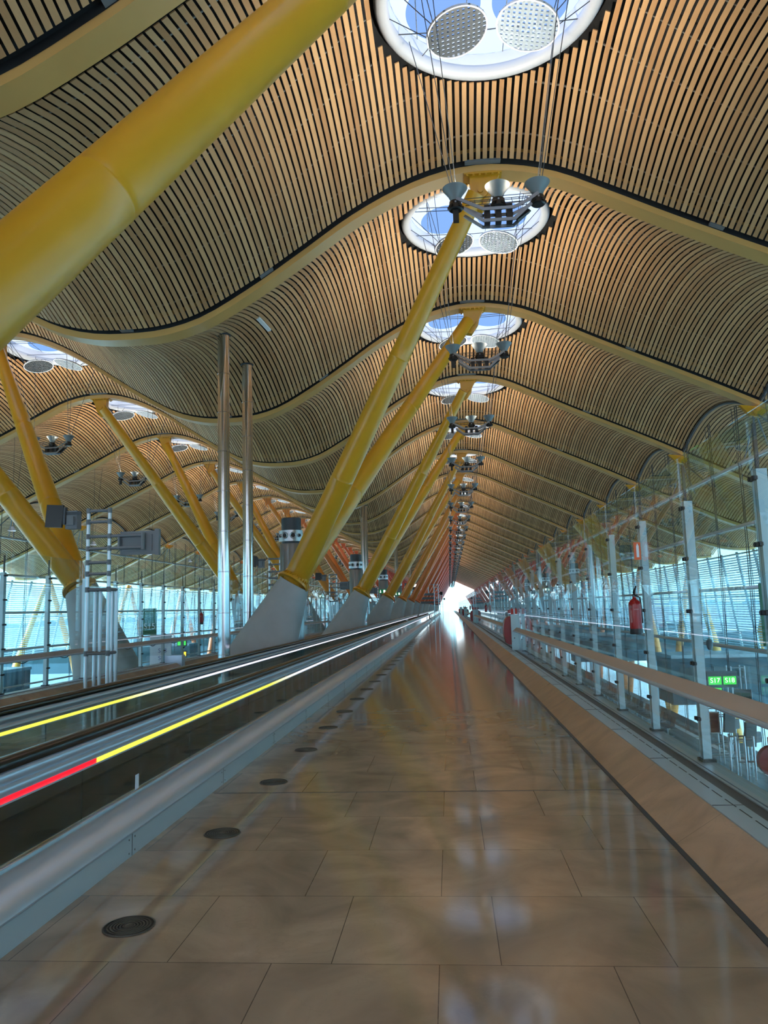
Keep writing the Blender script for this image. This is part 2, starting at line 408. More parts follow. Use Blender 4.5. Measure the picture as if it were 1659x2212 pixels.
# ------------------------------------------------------------------ skylights
SKYZ = 13.93
def build_skylight():
    t = thing('skylight', 'x', 'skylight', (0,0,0), 'round skylights')
    z0 = 0.
    rm = MB(); R, r = 2.2, .15
    rm.lathe([(R+r*cos(a), z0+r*1.15*sin(a)) for a in [2*pi*k/12 for k in range(12)]], 56, closed=True); rm.build('rim', RIMW, t, smooth=60)
    dm = MB(); dm.lathe([(2.1,z0),(2.06,z0+.12),(2.06,z0+.36)], 56); dm.lathe([(2.5,z0+.1),(2.5,z0+.5)], 56); dm.build('drum', DRUM, t, smooth=60)
    cm = MB(); cv = []; nn = 48
    for rr in (2.35, 2.9, 3.5, 4.0):
        for k in range(nn):
            a = 2*pi*k/nn; xx, yy = rr*cos(a), rr*sin(a)
            cv.append((xx, yy, z0+.09 if rr < 2.4 else zslat(XC+xx, min(max(4.5+yy,.42),8.58))+.44-SKYZ))
    cm.add(cv, [(i*nn+k, i*nn+(k+1)%nn, (i+1)*nn+(k+1)%nn, (i+1)*nn+k) for i in range(3) for k in range(nn)]); cm.lathe([(2.06,z0+.36),(2.55,z0+.5)], 40); cm.build('collar', DARK, t, smooth=0)
    lm = MB()
    for k in range(5):
        pass
    lm.lathe([(2.06,0),(1.5,.10),(.9,.17),(.4,.2),(.001,.21)], 56)
    lens = lm.build('lens', LENS, t, smooth=60); lens.location = (0,0,z0+.35)
    sm = MB()                                               # seams of the lens
    for xx in (-.42, .42, -1.5, 1.5):
        q = sqrt(2.05**2-xx*xx); sm.tube([(xx,-q,z0+.34),(xx,0,z0+.46),(xx,q,z0+.34)], .012, 6)
    sm.build('seam', GREYP, t)
    for sx in (-1, 1):                                      # hanging reflector discs
        dmb = MB(); rr = .62
        dmb.lathe([(rr-.03,-.025),(rr,-.025),(rr,.025),(rr-.03,.025)], 40, closed=True)
        k = -rr+.07
        g = MB()
        while k < rr-.03:
            q = sqrt(max(rr*rr-k*k,0))-.02
            g.bx(k-.028,k+.028,-q,q,-.012,.012); g.bx(-q,q,k-.028,k+.028,-.012,.012)
            k += .105
        dd = dmb.build('reflector_disc', RIMW, t); dd.location = (sx*.69, -.3, z0-.95); dd.rotation_euler = (radians(-5), radians(12*sx), 0)
        g.build('disc_grid', DISCG if sx > 0 else DGREY, dd, smooth=0)
        cb = MB()
        for (ex, ey) in ((sx*2.1,.3),(sx*2.05,-.6),(sx*1.5,-1.5),(sx*1.4,1.5)):
            cb.tube([(sx*.69+.5*(1 if ex>sx*.69 else -1)*.9,-.3+.2*(1 if ey>0 else -1),z0-.95),(ex,ey,z0)], .010, 5)
        cb.build('disc_cable', DGREY, t)
    cb = MB()
    for yy in (-.95,-.75,.8):
        q = sqrt(2.1**2-yy*yy); cb.tube([(-q,yy,z0),(0,yy,z0-.06),(q,yy,z0)], .012, 5)
    cb.build('tie_cable', DGREY, t)
    return t
sk = build_skylight(); first = True
for row, xc in (('over the corridor', XC), ('beyond the glass screen', LCX)):
    for i in range(-2, 34):
        n = i+2
        lab = f"round white rimmed skylight {row}, {nth(max(n,1)) if i>=-1 else 'one behind the camera, first'} along the hall" if i >= -1 else f"round skylight {row}, behind the camera"
        loc = (xc, YB(i)+4.5, SKYZ)
        if first: sk.location = loc; sk['label'] = lab; first = False
        else: dup(sk, loc, lab)

# ------------------------------------------------------------------ hanging lamp clusters
def build_cluster():
    t = thing('lamp_cluster', 'x', 'pendant lamp', (0,0,0), 'hanging lamp clusters')
    for sx in (-.79, .02, .77):
        b = MB()
        b.lathe([(.085,-.02),(.10,.02),(.135,.10),(.20,.19),(.235,.235),(.242,.25),(.235,.256),(.19,.20),(.12,.105),(.08,.02)], 28)
        o = b.build('bowl', BOWL, t, smooth=50); o.location = (sx,0,0)
        h = MB(); h.lathe([(.001,-.2),(.11,-.2),(.135,-.18),(.135,-.10),(.12,-.08),(.115,-.02),(.09,-.005),(.001,-.005)], 20)
        for k in range(6):
            a = k*pi/3; h.bx(.12,.155,-.02,.02,-.16,-.12, 0, Matrix.Rotation(a,4,'Z'))
        if sx < 0: h.bx(-.055,.055,-.055,.055,-.42,-.2)
        h.build('lamp_housing', BLACK, o)
    f = MB()
    for y in (-.13, .13):
        for pts in ([(-.76,y,-.02),(-.27,y,-.27),(.30,y,-.27),(.55,y,-.16),(.76,y,-.02)], [(-.62,y,-.25),(-.28,y,-.50),(.30,y,-.50),(.62,y,-.22)]):
            for a, b in zip(pts, pts[1:]):
                a, b = Vector(a), Vector(b); d = b-a; M = Matrix.Translation(a) @ d.to_track_quat('X','Z').to_matrix().to_4x4()
                f.bx(-.01, d.length+.01, -.012, .012, -.03, .03, 0, M)
    for sx in (-.79, .02, .77): f.tube([(sx,-.14,-.08),(sx,.14,-.08)], .02, 6)
    f.build('frame', DUCT, t, smooth=0)
    r = MB()
    for y in (-.05,.05): r.tube([(-.7,y,.0),(.7,y,.03)], .007, 5); r.tube([(-.6,y,-.08),(.6,y,-.06)], .007, 5)
    for k in range(9):
        xx = -.56+k*.14; r.tube([(xx,-.06,-.12),(xx,.06,.03)], .006, 5)
    r.build('rod', BLACK, t)
    for xx in (-.20, .01, .22):
        b = MB(); b.bx(xx-.055,xx+.055,-.1,.1,-.49,-.17); b.build('ballast_box', BLACK, t, smooth=0)
    b = MB(); b.bx(-.14,.14,-.05,.05,-.05,.05,0,Matrix.Translation((.46,0,-.36)) @ Matrix.Rotation(radians(-35),4,'Y')); b.build('driver_box', BLACK, t, smooth=0)
    c = MB()
    for (xa, ya, xb, yb) in ((-.79,0,-1.45,-1.5),(-.74,.05,-1.2,-1.65),(-.8,-.05,-1.6,1.3),(.77,0,1.35,-1.55),(.74,.04,1.5,1.4),(.8,-.04,1.6,-1.3)):
        c.tube([(xa,ya,.0),(xb,yb,4.45)], .009, 5)
    c.build('suspension_cable', DGREY, t)
    return t
cl = build_cluster(); first = True
for row, xc in (('over the corridor', 1.2), ('beyond the glass screen', -17.25)):
    for i in range(-1, 32):
        lab = f"hanging cluster of grey bowl uplights {row}, {nth(i+2)} along the hall"
        loc = (xc, YB(i)+4.2, 9.45)
        if first: cl.location = loc; cl['label'] = lab; first = False
        else: dup(cl, loc, lab)
        if i <= 20:
            for sx in (-1, 1):
                ld = bpy.data.lights.new('uplight', 'SPOT'); ld.energy = 880; ld.color = (1,.88,.70); ld.spot_size = radians(118); ld.spot_blend = 1.; ld.shadow_soft_size = .2
                lo = bpy.data.objects.new('uplight', ld); COL.objects.link(lo); lo.location = (xc+sx*.78, YB(i)+4.2, 9.62); lo.rotation_euler = (pi, sx*radians(-38), 0)

# ------------------------------------------------------------------ forked columns
def frame_to(p, d, up=Vector((0,1,0))):
    z = d.normalized(); x = up.cross(z).normalized(); y = z.cross(x)
    M = Matrix((x, y, z)).transposed().to_4x4(); M.translation = p
    return M
def build_column(mir, lower):
    # local frame: origin on the floor under the column, mirrored in x for the other row
    s = -1 if mir else 1
    t = thing('forked_column', 'x', 'column', (0,0,0), 'forked columns')
    BX = -4.65 - XC                                          # relative to crest line
    for sy in (-1, 1):
        p0 = Vector((s*BX, -.04 if sy < 0 else -.17, 2.63)); p1 = Vector((s*(1.08-XC), -4.5 if sy < 0 else 4.34, 12.17))
        d = p1-p0; n = 26; pts, rs = [], []
        rad = lambda q: .367-.06*q-.2*q*q+.115*q**3
        for k in range(n+1):
            q = k/n; pts.append(p0+d*q); rs.append(rad(q))
        for w in (.30, .62):                                # weld rings
            for e, bmp in ((-.0015,0),(-.001,.003),(.001,.003),(.0015,0)):
                q = w+e; pts.append(p0+d*q); rs.append(rad(q)+bmp)
        pr = sorted(zip(pts, rs), key=lambda a: (a[0]-p0).length)
        a = MB(); a.tube([q[0] for q in pr], [q[1] for q in pr], 40)
        arm = a.build('arm', PAINT, t, smooth=50)
        f = MB(); M = frame_to(p0, d)
        f.lathe([(.36,.0),(.50,.0),(.50,-.07),(.36,-.07)], 40, 0, M, closed=True); f.lathe([(.36,.24),(.40,.2),(.40,.0),(.36,.0)], 40, 0, M, closed=True)
        for k in range(26):
            f.add([(.39,-.014,0),(.49,-.014,0),(.39,-.014,.16),(.39,.014,0),(.49,.014,0),(.39,.014,.16)], [(0,1,2),(5,4,3),(0,3,4,1),(1,4,5,2),(2,5,3,0)], 0, M @ Matrix.Rotation(2*pi*k/26,4,'Z'))
        f.build('flange', PAINT, arm, smooth=30)
        by = -4.3 if sy < 0 else 4.62
        b = MB(); zt = zbeam(XC)                            # pin bracket under the girder
        poly = [(-.34,-.95),(-.06,-1.0),(.20,-.62),(.24,-.40),(.42,-.06),(-.34,-.06),(-.32,-.4),(-.36,-.7)]
        b.prism([(s*x, zt+z) for x, z in poly], by-.13, by+.13)
        b.tube([(s*-.08,by-.2,zt-.5),(s*-.08,by+.2,zt-.5)], .2, 24); b.tube([(s*-.08,by-.24,zt-.5),(s*-.08,by+.24,zt-.5)], .07, 16)
        b.bx(-.48,.48,by-.24,by+.24,zt-.06,zt)
        for k in range(6):
            for yy in (-.21,.21): b.tube([(-.4+.16*k,by+yy,zt-.1),(-.4+.16*k,by+yy,zt-.05)], .03, 6)
        b.build('pin_bracket', PAINT, arm, smooth=30)
    # concrete foot
    ax = Vector((5.67,0,9.5)).normalized(); ux = Vector((ax.z,0,-ax.x))
    def outl(c, u, v, hu, hv, n=28, e=3.2):
        r = []
        for k in range(n):
            a = 2*pi*k/n; ca, sa = cos(a), sin(a)
            r.append(c + u*(hu*math.copysign(abs(ca)**(2/e), ca)) + v*(hv*math.copysign(abs(sa)**(2/e), sa)))
        return r
    vY = Vector((0,1,0)); top = Vector((BX,0,2.58))
    if not mir: stages = [(Vector((-6.0-XC,0,0)), 1.2, .72)]
    else: stages = [(Vector((-5.6-XC,0,0)), 1.02, .72), (Vector((-5.4-XC,0,-4.4)), 1.02, .8)]
    vs, fs = [], []; n = 28; st = 6
    A = outl(top, ux, vY, .47, .56, e=2.3); vs += [(s*p.x, p.y, p.z) for p in A]
    for bot, hb, hv in stages:
        B = outl(bot, Vector((1,0,0)), vY, hb, hv)
        for k in range(1, st+1):
            for a, b_ in zip(A, B):
                p = a.lerp(b_, k/st); vs.append((s*p.x, p.y, p.z))
        A = B
    st = st*len(stages)
    for k in range(st):
        for j in range(n): fs.append((k*n+j, k*n+(j+1)%n, (k+1)*n+(j+1)%n, (k+1)*n+j))
    fs += [tuple(range(n)), tuple(st*n+j for j in range(n))]
    c = MB(); c.add(vs, fs); c.build('foot', CONC, t, smooth=40)
    return t
cr_ = build_column(False, False); clf = build_column(True, True)
for proto, xc, row in ((cr_, XC, 'beside the moving walkway'), (clf, LCX, 'beyond the glass screen')):
    for k in range(-2, 18):
        y = 23.0+18*k
        cw = colour_word(y)
        lab = f"{cw} forked tubular column on grey concrete foot {row}, {nth(k+2)} along the hall" if k >= -1 else f"forked column on concrete foot {row}, behind the camera"
        if k == -2: proto.location = (xc, y, 0); proto['label'] = lab
        else: dup(proto, (xc, y, 0), lab)

# ------------------------------------------------------------------ floors, plinths, lower level
Y0, Y1 = -26., 342.
def slab(name, x0, x1, y0, y1, z0, z1, m):
    b = MB(); b.bx(x0,x1,y0,y1,z0,z1); return struct(b.build(name, m, smooth=0))
slab('floor', -9.45, 2.45, Y0, Y1, -.5, 0, FLOOR)
slab('floor_lower_east', 2.45, 12.2, Y0, Y1, -4.8, -4.4, LFLOOR)
slab('floor_lower_west', -28., -9.45, Y0, Y1, -4.8, -4.4, LFLOOR)
slab('floor_lower_middle', -9.45, 2.45, Y0, Y1, -4.9, -4.4, LFLOOR)
slab('ground', -900, 900, -400, 1600, -10, -9.5, APRON)
slab('ground_bounce_east', 12, 56, -60, 420, -9.5, -9.46, PALE)
slab('ground_bounce_west', -60, -29, -60, 420, -9.5, -9.46, PALE)
b = MB(); b.bx(-37,21,Y0-.3,Y0,-5,13); struct(b.build('wall_sky_block', WALLB, smooth=0))  # unseen wall added to block sky light from the open end
# sloped stone plinth, metal ledge, gutter and sill on the screen side
def plinth(sg, xo, nm):
    def P(x): return xo + sg*x
    def sw(name, prof, m):
        q = MB(); q.sweep_y([(P(x), z) for x, z in prof], Y0, Y1); return struct(q.build(name, m, smooth=0))
    sw(f'trim_{nm+1}', [(1.53,.0),(1.57,.0),(1.57,.006),(1.53,.006)], DGREY)
    sw(f'baseboard_{"east" if sg>0 else "west"}', [(1.57,0),(1.90,.205),(1.93,.19),(1.93,0)], SLOPE)
    sw(f'trim_{nm+2}', [(1.905,0),(1.905,.212),(2.13,.215),(2.13,0)], SKIRT)
    sw(f'trim_{nm+3}', [(2.13,0),(2.13,.212),(2.235,.212),(2.235,0)], GUTTER)
    sw(f'trim_{nm+4}', [(2.235,0),(2.235,.222),(2.26,.222),(2.26,.205),(2.275,.205),(2.275,.222),(2.45,.222),(2.45,-.5),(2.44,-.5),(2.44,0)], ALUF)
    q = MB()
    for k in range(0, 260):
        y = -2+k*.3; q.bx(min(P(2.055),P(2.063)), max(P(2.055),P(2.063)), y, y+.23, .2135, .2165)
    for k in range(60):
        y = 4.4+1.75+k*1.8; q.bx(min(P(1.905),P(2.13)), max(P(1.905),P(2.13)), y, y+.006, .2125, .2162)
    struct(q.build(f'trim_{nm+5}', DGREY, smooth=0))
plinth(1, 0, 0); plinth(-1, -6.83, 10)
b = MB(); b.bx(-2.36,1.53,7.59,7.60,.0005,.002); struct(b.build('floor_joint', DGREY, smooth=0))

# round floor vents
def vent():
    t = thing('floor_vent', 'x', 'vent', (0,0,0), 'round floor vents')
    d = MB(); d.disc(.145,.003,32); d.build('vent_well', BLACK, t, smooth=0)
    g = MB()
    for r in (.145,.122,.104,.087,.070,.053,.036): g.lathe([(r,.003),(r,.008),(r-.008,.008),(r-.008,.003)], 36, closed=True)
    g.disc(.025,.008,20); g.build('vent_ring', VENT, t, smooth=0)
    return t
v0 = vent()
for k in range(50):
    loc = (-1.875, 4.45+1.803*k, 0); lab = f"round dark floor vent set in the stone floor, {nth(k+1)} along the corridor"
    if k == 0: v0.location = loc; v0['label'] = lab
    else: dup(v0, loc, lab)

# ------------------------------------------------------------------ moving walkways
def walkway(y0, y1, label, near_led, far_led, sticker=False):
    t = thing('moving_walkway', label, 'moving walkway', (0,0,0))
    q = MB(); q.bx(-3.86,-2.86,y0,y1,.0,.035); q.build('belt', BELT, t, smooth=0)
    for (xb, sg, led, nm) in ((-2.60, 1, near_led, 'near'), (-4.08, -1, far_led, 'far')):
        P = lambda x: xb + sg*x
        bal = obj('balustrade', None, t)
        def sw(name, prof, m, a=y0, b_=y1, sm=40):
            w = MB(); w.sweep_y([(P(x), z) for x, z in prof], a, b_); return w.build(name, m, bal, smooth=sm)
        sw('skirt_panel', [(.20,.0),(.212,.0),(.212,.155),(.20,.155)], SKIRT)
        sw('kerb_cap', [(.195,.16),(.225,.165),(.232,.18),(.222,.20),(.18,.245),(.12,.285),(.05,.31),(.02,.312),(.02,.0),(.195,.0)], ALUF, sm=50)
        sw('inner_skirt', [(-.03,.0),(-.25,.0),(-.25,.06),(-.16,.16),(-.03,.2)], DGREY)
        sw('glass_clamp', [(-.02,.2),(.022,.2),(.022,.34),(.012,.348),(-.012,.348),(-.02,.34)], CHROME)
        sw('handrail', [(.045,.885),(.052,.91),(.045,.94),(.025,.955),(-.025,.955),(-.045,.94),(-.052,.91),(-.045,.885)], RUBBER, sm=50)
        sw('handrail_profile', [(.03,.884),(.048,.87),(.05,.83),(.03,.805),(.045,.79),(.047,.76),(.03,.738),(-.03,.738),(-.047,.76),(-.045,.79),(-.03,.805),(-.05,.83),(-.048,.87),(-.03,.884)], ALUF, sm=50)
        w = MB(); w.bx(P(-.012),P(.012),y0+.1,y1-.1,.712,.738); w.build('light_strip', led, bal, smooth=0)
        sw('reflection_shield', [(-.05,.700),(.05,.700),(.05,.711),(-.05,.711)], ALUF)  # added lip that keeps the strip's glow out of floor reflections
        y = 5.34-2.24*3
        while y < y1:
            a, b2 = max(y, y0), min(y+2.235, y1)
            if b2-a > .4:
                g = MB(); g.bx(P(-.006),P(.006),a,b2,.2,.74); g.build('glass_panel', BGLASS, bal, smooth=0)
            y += 2.24
        w = MB(); yy = 3.4 + 2.3*max(0, math.ceil((y0-3.4)/2.3))
        while yy < y1:
            w.bx(min(P(.2115),P(.2135)),max(P(.2115),P(.2135)),yy,yy+.006,.002,.155)
            for dy in (-.05,.055):
                for zz in (.03,.125): w.bx(min(P(.2115),P(.2135)),max(P(.2115),P(.2135)),yy+dy-.006,yy+dy+.006,zz-.006,zz+.006)
            yy += 2.3
        w.build('panel_seam', DGREY, bal, smooth=0)
        if sticker and nm == 'near':
            w = MB(); w.bx(P(.0065),P(.0085),6.24,6.31,.345,.46); w.build('sticker', WALLB, bal, smooth=0)
walkway(-3., 97., 'long moving walkway with lit glass balustrades beside the stone corridor', LEDG, LEDF, True)
walkway(103., 200., 'second moving walkway farther along, beginning past the first one', LEDF, LEDF)

# ------------------------------------------------------------------ glass screens
def post(detail=True):
    t = thing('screen_post', 'x', 'post', (0,0,0), 'steel posts of the glass screens')
    if detail:
        for sy in (-1, 1):
            b = MB(); b.bx(-.03,.05,sy*.0265-.0215,sy*.0265+.0215,.0,2.50); b.build('fin', POST, t, smooth=0)
        b = MB(); b.bx(0,.04,-.006,.006,0,2.5); b.bx(-.05,.08,-.075,.075,.0,.03); b.build('core', BLACK, t, smooth=0)
        r = MB(); r.bx(-.012,.012,-.014,.014,2.5,2.86); r.build('top_rod', DGREY, t, smooth=0)
        for z in (2.43, 1.93, 1.42, .92, .40):
            c = MB(); c.bx(-.055,-.028,-.062,.062,z-.014,z+.014); c.tube([(-.06,-.034,z),(-.028,-.034,z)],.019,10); c.tube([(-.06,.034,z),(-.028,.034,z)],.019,10); c.build('clamp', BLACK, t)
    else:
        b = MB(); b.bx(-.03,.05,-.048,.048,0,2.5); b.build('fin', POST, t, smooth=0)
        c = MB()
        for z in (2.43, 1.93, 1.42, .92, .40): c.bx(-.055,-.028,-.06,.06,z-.014,z+.014)
        c.build('clamp', BLACK, t, smooth=0)
    return t
pd, ps = post(True), post(False)
gp = MB(); gp.bx(-.006,.006,.015,1.785,.0,2.93); pane_me = gp.mesh('glass_pane', GLASS, smooth=0)
used = {}
def place(proto, loc, lab, key, rz=0.):
    if key not in used:
        used[key] = 1; o = proto; o.location = loc; o['label'] = lab
    else: o = dup(proto, loc, lab)
    o.rotation_euler.z = rz
    return o
for side, xp, n, ystart in (('along the stone plinth', 2.372, 110, 4.16), ('behind the moving walkway', -9.2, 90, 4.44)):
    for k in range(-2, n):
        y = ystart+1.8*k
        lab = f"pale steel screen post {side}, {nth(k+3)} counted along the hall"
        rz = 0 if xp > 0 else pi
        place(pd if k < 26 else ps, (xp, y, .215), lab, 'pd' if k < 26 else 'ps', rz)
        p_ = obj('glass_pane', pane_me, None, (xp-(.045 if xp>0 else -.045), y, .22)); tag(p_, f"clear glass screen pane {side}, {nth(k+3)} counted along the hall", 'glass pane', 'panes of the glass screens')

# beige armrest rails with brackets
def armrest(x, sg, y0, y1, label, m=None):
    t = thing('leaning_rail', label, 'handrail')
    P = lambda q: x + sg*q
    w = MB(); w.sweep_y([(P(-.06),.895),(P(.05),.985),(P(.065),.985),(P(.065),.96),(P(-.05),.868)], y0, y1); w.build('rail_top', m or HRAIL, t, smooth=0)
    w = MB(); w.tube([(P(-.062),y0,.876),(P(-.062),y1,.876)], .022, 14); w.build('edge_tube', ALUF, t)
    w = MB(); y = 4.16-3.6
    k = 0
    while y < y1 and k < 60:
        if y > y0:
            w.bx(min(P(.02),P(.13)),max(P(.02),P(.13)),y+.55,y+.60,.84,.96)
            w.tube([(P(.03),y+.2,.885),(P(.0),y+.55,.86),(P(-.02),y+.6,.86)], .012, 6)
            pts = [(P(.06),y+.6+.5*j/6,.86-.05*sin(pi*j/6)) for j in range(7)]
            w.tube(pts, .010, 6)
        y += 1.8; k += 1
    w.build('rail_bracket', DGREY, t)
armrest(2.19, 1, -4, 26.6, 'beige padded leaning rail on the glass screen, up to the red hose cabinet')
armrest(2.19, 1, 28.2, 70, 'beige leaning rail on the glass screen between two red hose cabinets')
armrest(2.19, 1, 71.5, 200, 'beige leaning rail on the glass screen past the second hose cabinet')
armrest(-9.0, -1, -4, 150, 'grey leaning rail along the glass screen behind the moving walkway', HRAILG)

# hose cabinets and extinguishers
def hose_cabinet():
    t = thing('hose_cabinet', 'x', 'fire hose cabinet', (0,0,0), 'red hose cabinets')
    b = MB(); prof = []
    for z, x in ((.40,-.10),(.46,-.20),(.7,-.255),(.9,-.265),(1.1,-.25),(1.25,-.20),(1.32,-.13),(1.36,-.05)): prof.append((x,z))
    b.prism(prof+[(.2,1.36),(.2,.40)], .0, .62); b.build('cabinet_body', RED, t, smooth=40)
    b = MB(); b.bx(-.02,.22,-.07,-.01,.215-.215,1.42); b.build('stand_plate', POST, t, smooth=0)
    b = MB(); b.bx(.0,.01,-.09,-.082,.5,.53); b.tube([(.08,-.072,.62),(.08,-.066,.62)],.02,10); b.build('stand_bolt', BLACK, t)
    s_ = MB(); s_.bx(-.01,.21,-.055,-.045,1.43,1.62); s_o = s_.build('hose_sign', SIGNRED, t, smooth=0)
    s_ = MB(); s_.bx(.085,.13,-.062,-.054,1.44,1.61); s_.build('sign_mark', WHITE, s_o, smooth=0)
    b = MB(); b.bx(-.10,-.02,.02,.14,1.46,1.58); b.build('call_point', RED, t, smooth=0)
    return t
hc = hose_cabinet()
for k, y in enumerate((26.9, 70.2, 113.5, 157.)):
    lab = f"red curved hose cabinet with grey end plate by the glass screen, {nth(k+1)} along"
    if k == 0: hc.location = (2.1, y, .0); hc['label'] = lab
    else: dup(hc, (2.1, y, 0), lab)
def extinguisher():
    t = thing('fire_extinguisher', 'x', 'fire extinguisher', (0,0,0), 'fire extinguishers on the screens')
    b = MB(); b.lathe([(.082,.075),(.084,.09),(.084,.40),(.078,.435),(.055,.465),(.03,.48),(.022,.5),(.022,.52),(.001,.52)], 28); b.build('cylinder', RED, t, smooth=50)
    b = MB(); b.lathe([(.001,.0),(.083,.0),(.086,.01),(.086,.075),(.001,.075)], 28); b.build('base_cup', BLACK, t)
    b = MB(); b.bx(-.022,.022,-.022,.022,.515,.55); b.tube([(0,-.02,.55),(-.01,-.05,.57),(-.005,-.07,.60),(.015,-.085,.66)], [.016,.018,.016,.011], 8); b.tube([(0,.0,.54),(.03,-.06,.535)], .012, 6); b.build('valve_handle', BLACK, t)
    b = MB(); b.tube([(.02,.02,.53),(.09,.05,.5),(.1,.05,.35),(.098,.02,.15)], .012, 8); b.build('hose', BLACK, t)
    b = MB()
    for a0, a1, z0, z1 in ((200,232,.36,.39),(205,228,.16,.33),(246,292,.335,.345)):
        n = 6; vs = []
        for k in range(n+1):
            a = radians(a0+(a1-a0)*k/n); vs += [(.0852*cos(a),.0852*sin(a),z0),(.0852*cos(a),.0852*sin(a),z1)]
        b.add(vs, [(2*k,2*k+2,2*k+3,2*k+1) for k in range(n)])
    b.build('printed_label', pbr('label_grey',(.42,.16,.16),.4), t)
    return t
ex = extinguisher()
for k, (x, y) in enumerate(((2.2,9.42),(2.2,47.2),(2.2,83.),(2.2,119.),(-9.05,27.6),(-9.05,63.5))):
    sd = 'stone plinth' if x > 0 else 'moving walkway'
    lab = f"red extinguisher hung on a screen post by the {sd}, {nth(k+1 if x>0 else k-3)} along"
    if k == 0: ex.location = (x,y,1.36); ex['label'] = lab; ex.scale = (.86,.86,.86)
    else: dup(ex, (x,y,1.36), lab)
es = thing('extinguisher_sign', 'narrow orange extinguisher sign with white pictogram fixed high on a screen post', 'sign', (2.27, 9.40, 2.24))
b = MB(); b.bx(-.04,.04,-.004,.004,0,.21); b.build('plate', ORANGE, es, smooth=0)
b = MB(); b.bx(-.012,.018,-.007,-.0045,.03,.17); b.tube([(.003,-.006,.17),(.003,-.006,.19)],.008,6); b.build('pictogram', WHITE, es, smooth=0)

# ------------------------------------------------------------------ chrome flues and air columns
def flue(top):
    t = thing('steel_flue', 'x', 'steel duct', (0,0,0), 'polished steel ducts')
    b = MB(); b.tube([(0,0,0),(0,0,top)], .17, 36); b.build('duct', CHROME, t, smooth=50)
    for k in range(8):
        z = .6+1.15*k; r = MB(); r.lathe([(.17,z-.015),(.178,z-.008),(.178,z+.008),(.17,z+.015)], 36); r.build('duct_band', CHROME, t)
    r = MB(); r.lathe([(.175,top-.05),(.215,top-.03),(.215,top-.01),(.175,top-.0)], 30); r.build('duct_collar', DGREY, t)
    return t
for j, (x, dy) in enumerate(((-6.3, 21.2), (-6.42, 24.3))):
    fl = flue(zslat(x, dy-YB(1))-.01)
    for k in range(4):
        lab = f"tall polished steel duct rising to the ceiling behind the walkway, {nth(2*k+j+1)} along the hall"
        if k == 0: fl.location = (x, dy, 0); fl['label'] = lab
        else: dup(fl, (x, dy+36*k, 0), lab)
def air_column():
    t = thing('air_column', 'x', 'air supply column', (0,0,0), 'air supply columns')
    b = MB(); b.lathe([(.39,0),(.39,3.95),(.375,3.98),(.001,3.98)], 40)
    for a in range(4):
        an = radians(235+30*a); b.bx(.385,.397,-.006,.006,.1,3.9,0,Matrix.Rotation(an,4,'Z'))
    b.build('duct_body', DUCT, t, smooth=40)
    b = MB(); b.lathe([(.33,3.98),(.33,4.83),(.31,4.85),(.001,4.85)], 40); b.build('duct_cap', DGREY, t, smooth=40)
    b = MB(); n = 20; vs = []
    for k in range(n+1):
        a = radians(195+150*k/n); vs += [(.42*cos(a),.42*sin(a),4.05),(.42*cos(a),.42*sin(a),4.42)]
    b.add(vs, [(2*k,2*k+2,2*k+3,2*k+1) for k in range(n)]); nb = b.build('nozzle_band', ALU, t, smooth=40)
    for deg, r in ((222,.06),(252,.105),(288,.105),(318,.06)):
        M = Matrix.Rotation(radians(deg),4,'Z') @ Matrix.Translation((.40,0,4.24)) @ Matrix.Rotation(pi/2,4,'Y')
        q = MB(); q.lathe([(r,0),(r*1.05,.05),(r*.9,.075),(r*.68,.06)], 20, 0, M); o = q.build('nozzle', ALU, t, smooth=50)
        q = MB(); q.disc(r*.7,.055,20,0,M); q.build('nozzle_throat', BLACK, o, smooth=0)
    return t
ac = air_column()
for k in range(-1, 9):
    lab = f"fat grey air supply column with round nozzles behind a concrete foot, {nth(k+2)} along the hall"
    if k == -1: ac.location = (-5.2, 7.3, 0); ac['label'] = lab
    else: dup(ac, (-5.2, 25.3+18*k, 0), lab)

# ------------------------------------------------------------------ ladder sign frames
def sign_frame():
    t = thing('sign_mast', 'x', 'sign mast', (0,0,0), 'ladder sign masts')
    up = MB()
    for x, y, z1 in ((-.255,0,4.22),(.255,0,4.22),(-.13,.42,2.4),(.15,.42,2.4),(-.255,.42,2.4),(.255,.42,2.4)): up.tube([(x,y,0),(x,y,z1)], .042, 14)
    up.build('mast_pole', ALU, t)
    for z in (4.18,3.92,3.58,3.30,2.98,2.72,2.36,.92):
        r = MB(); r.tube([(-.255,0,z),(.255,0,z)], .036, 12)
        for x in (-.255,.255): r.tube([(x,0,z-.06),(x,0,z+.06)], .050, 12)
        if z < 2.5:
            for x in (-.255,.255): r.tube([(x,0,z),(x,.42,z)], .036, 10)
            r.tube([(-.255,.42,z),(.255,.42,z)], .036, 10)
        r.build('rung', GREYP, t)
    a = MB()
    for z in (3.58, 3.30): a.tube([(.255,0,z),(1.05,0,z)], .036, 12)
    a.tube([(1.05,0,3.24),(1.05,0,3.64)], .045, 12); a.tube([(.48,0,3.26),(.48,0,3.62)], .03, 10); a.build('sign_arm', GREYP, t)
    b = MB(); b.bx(.48,1.36,.07,.17,3.14,3.68); b.bx(1.30,1.40,.06,.18,3.12,3.72); b.bx(.54,1.24,.05,.07,3.22,3.6); b.build('sign_box', GREYP, t, smooth=0)
    return t
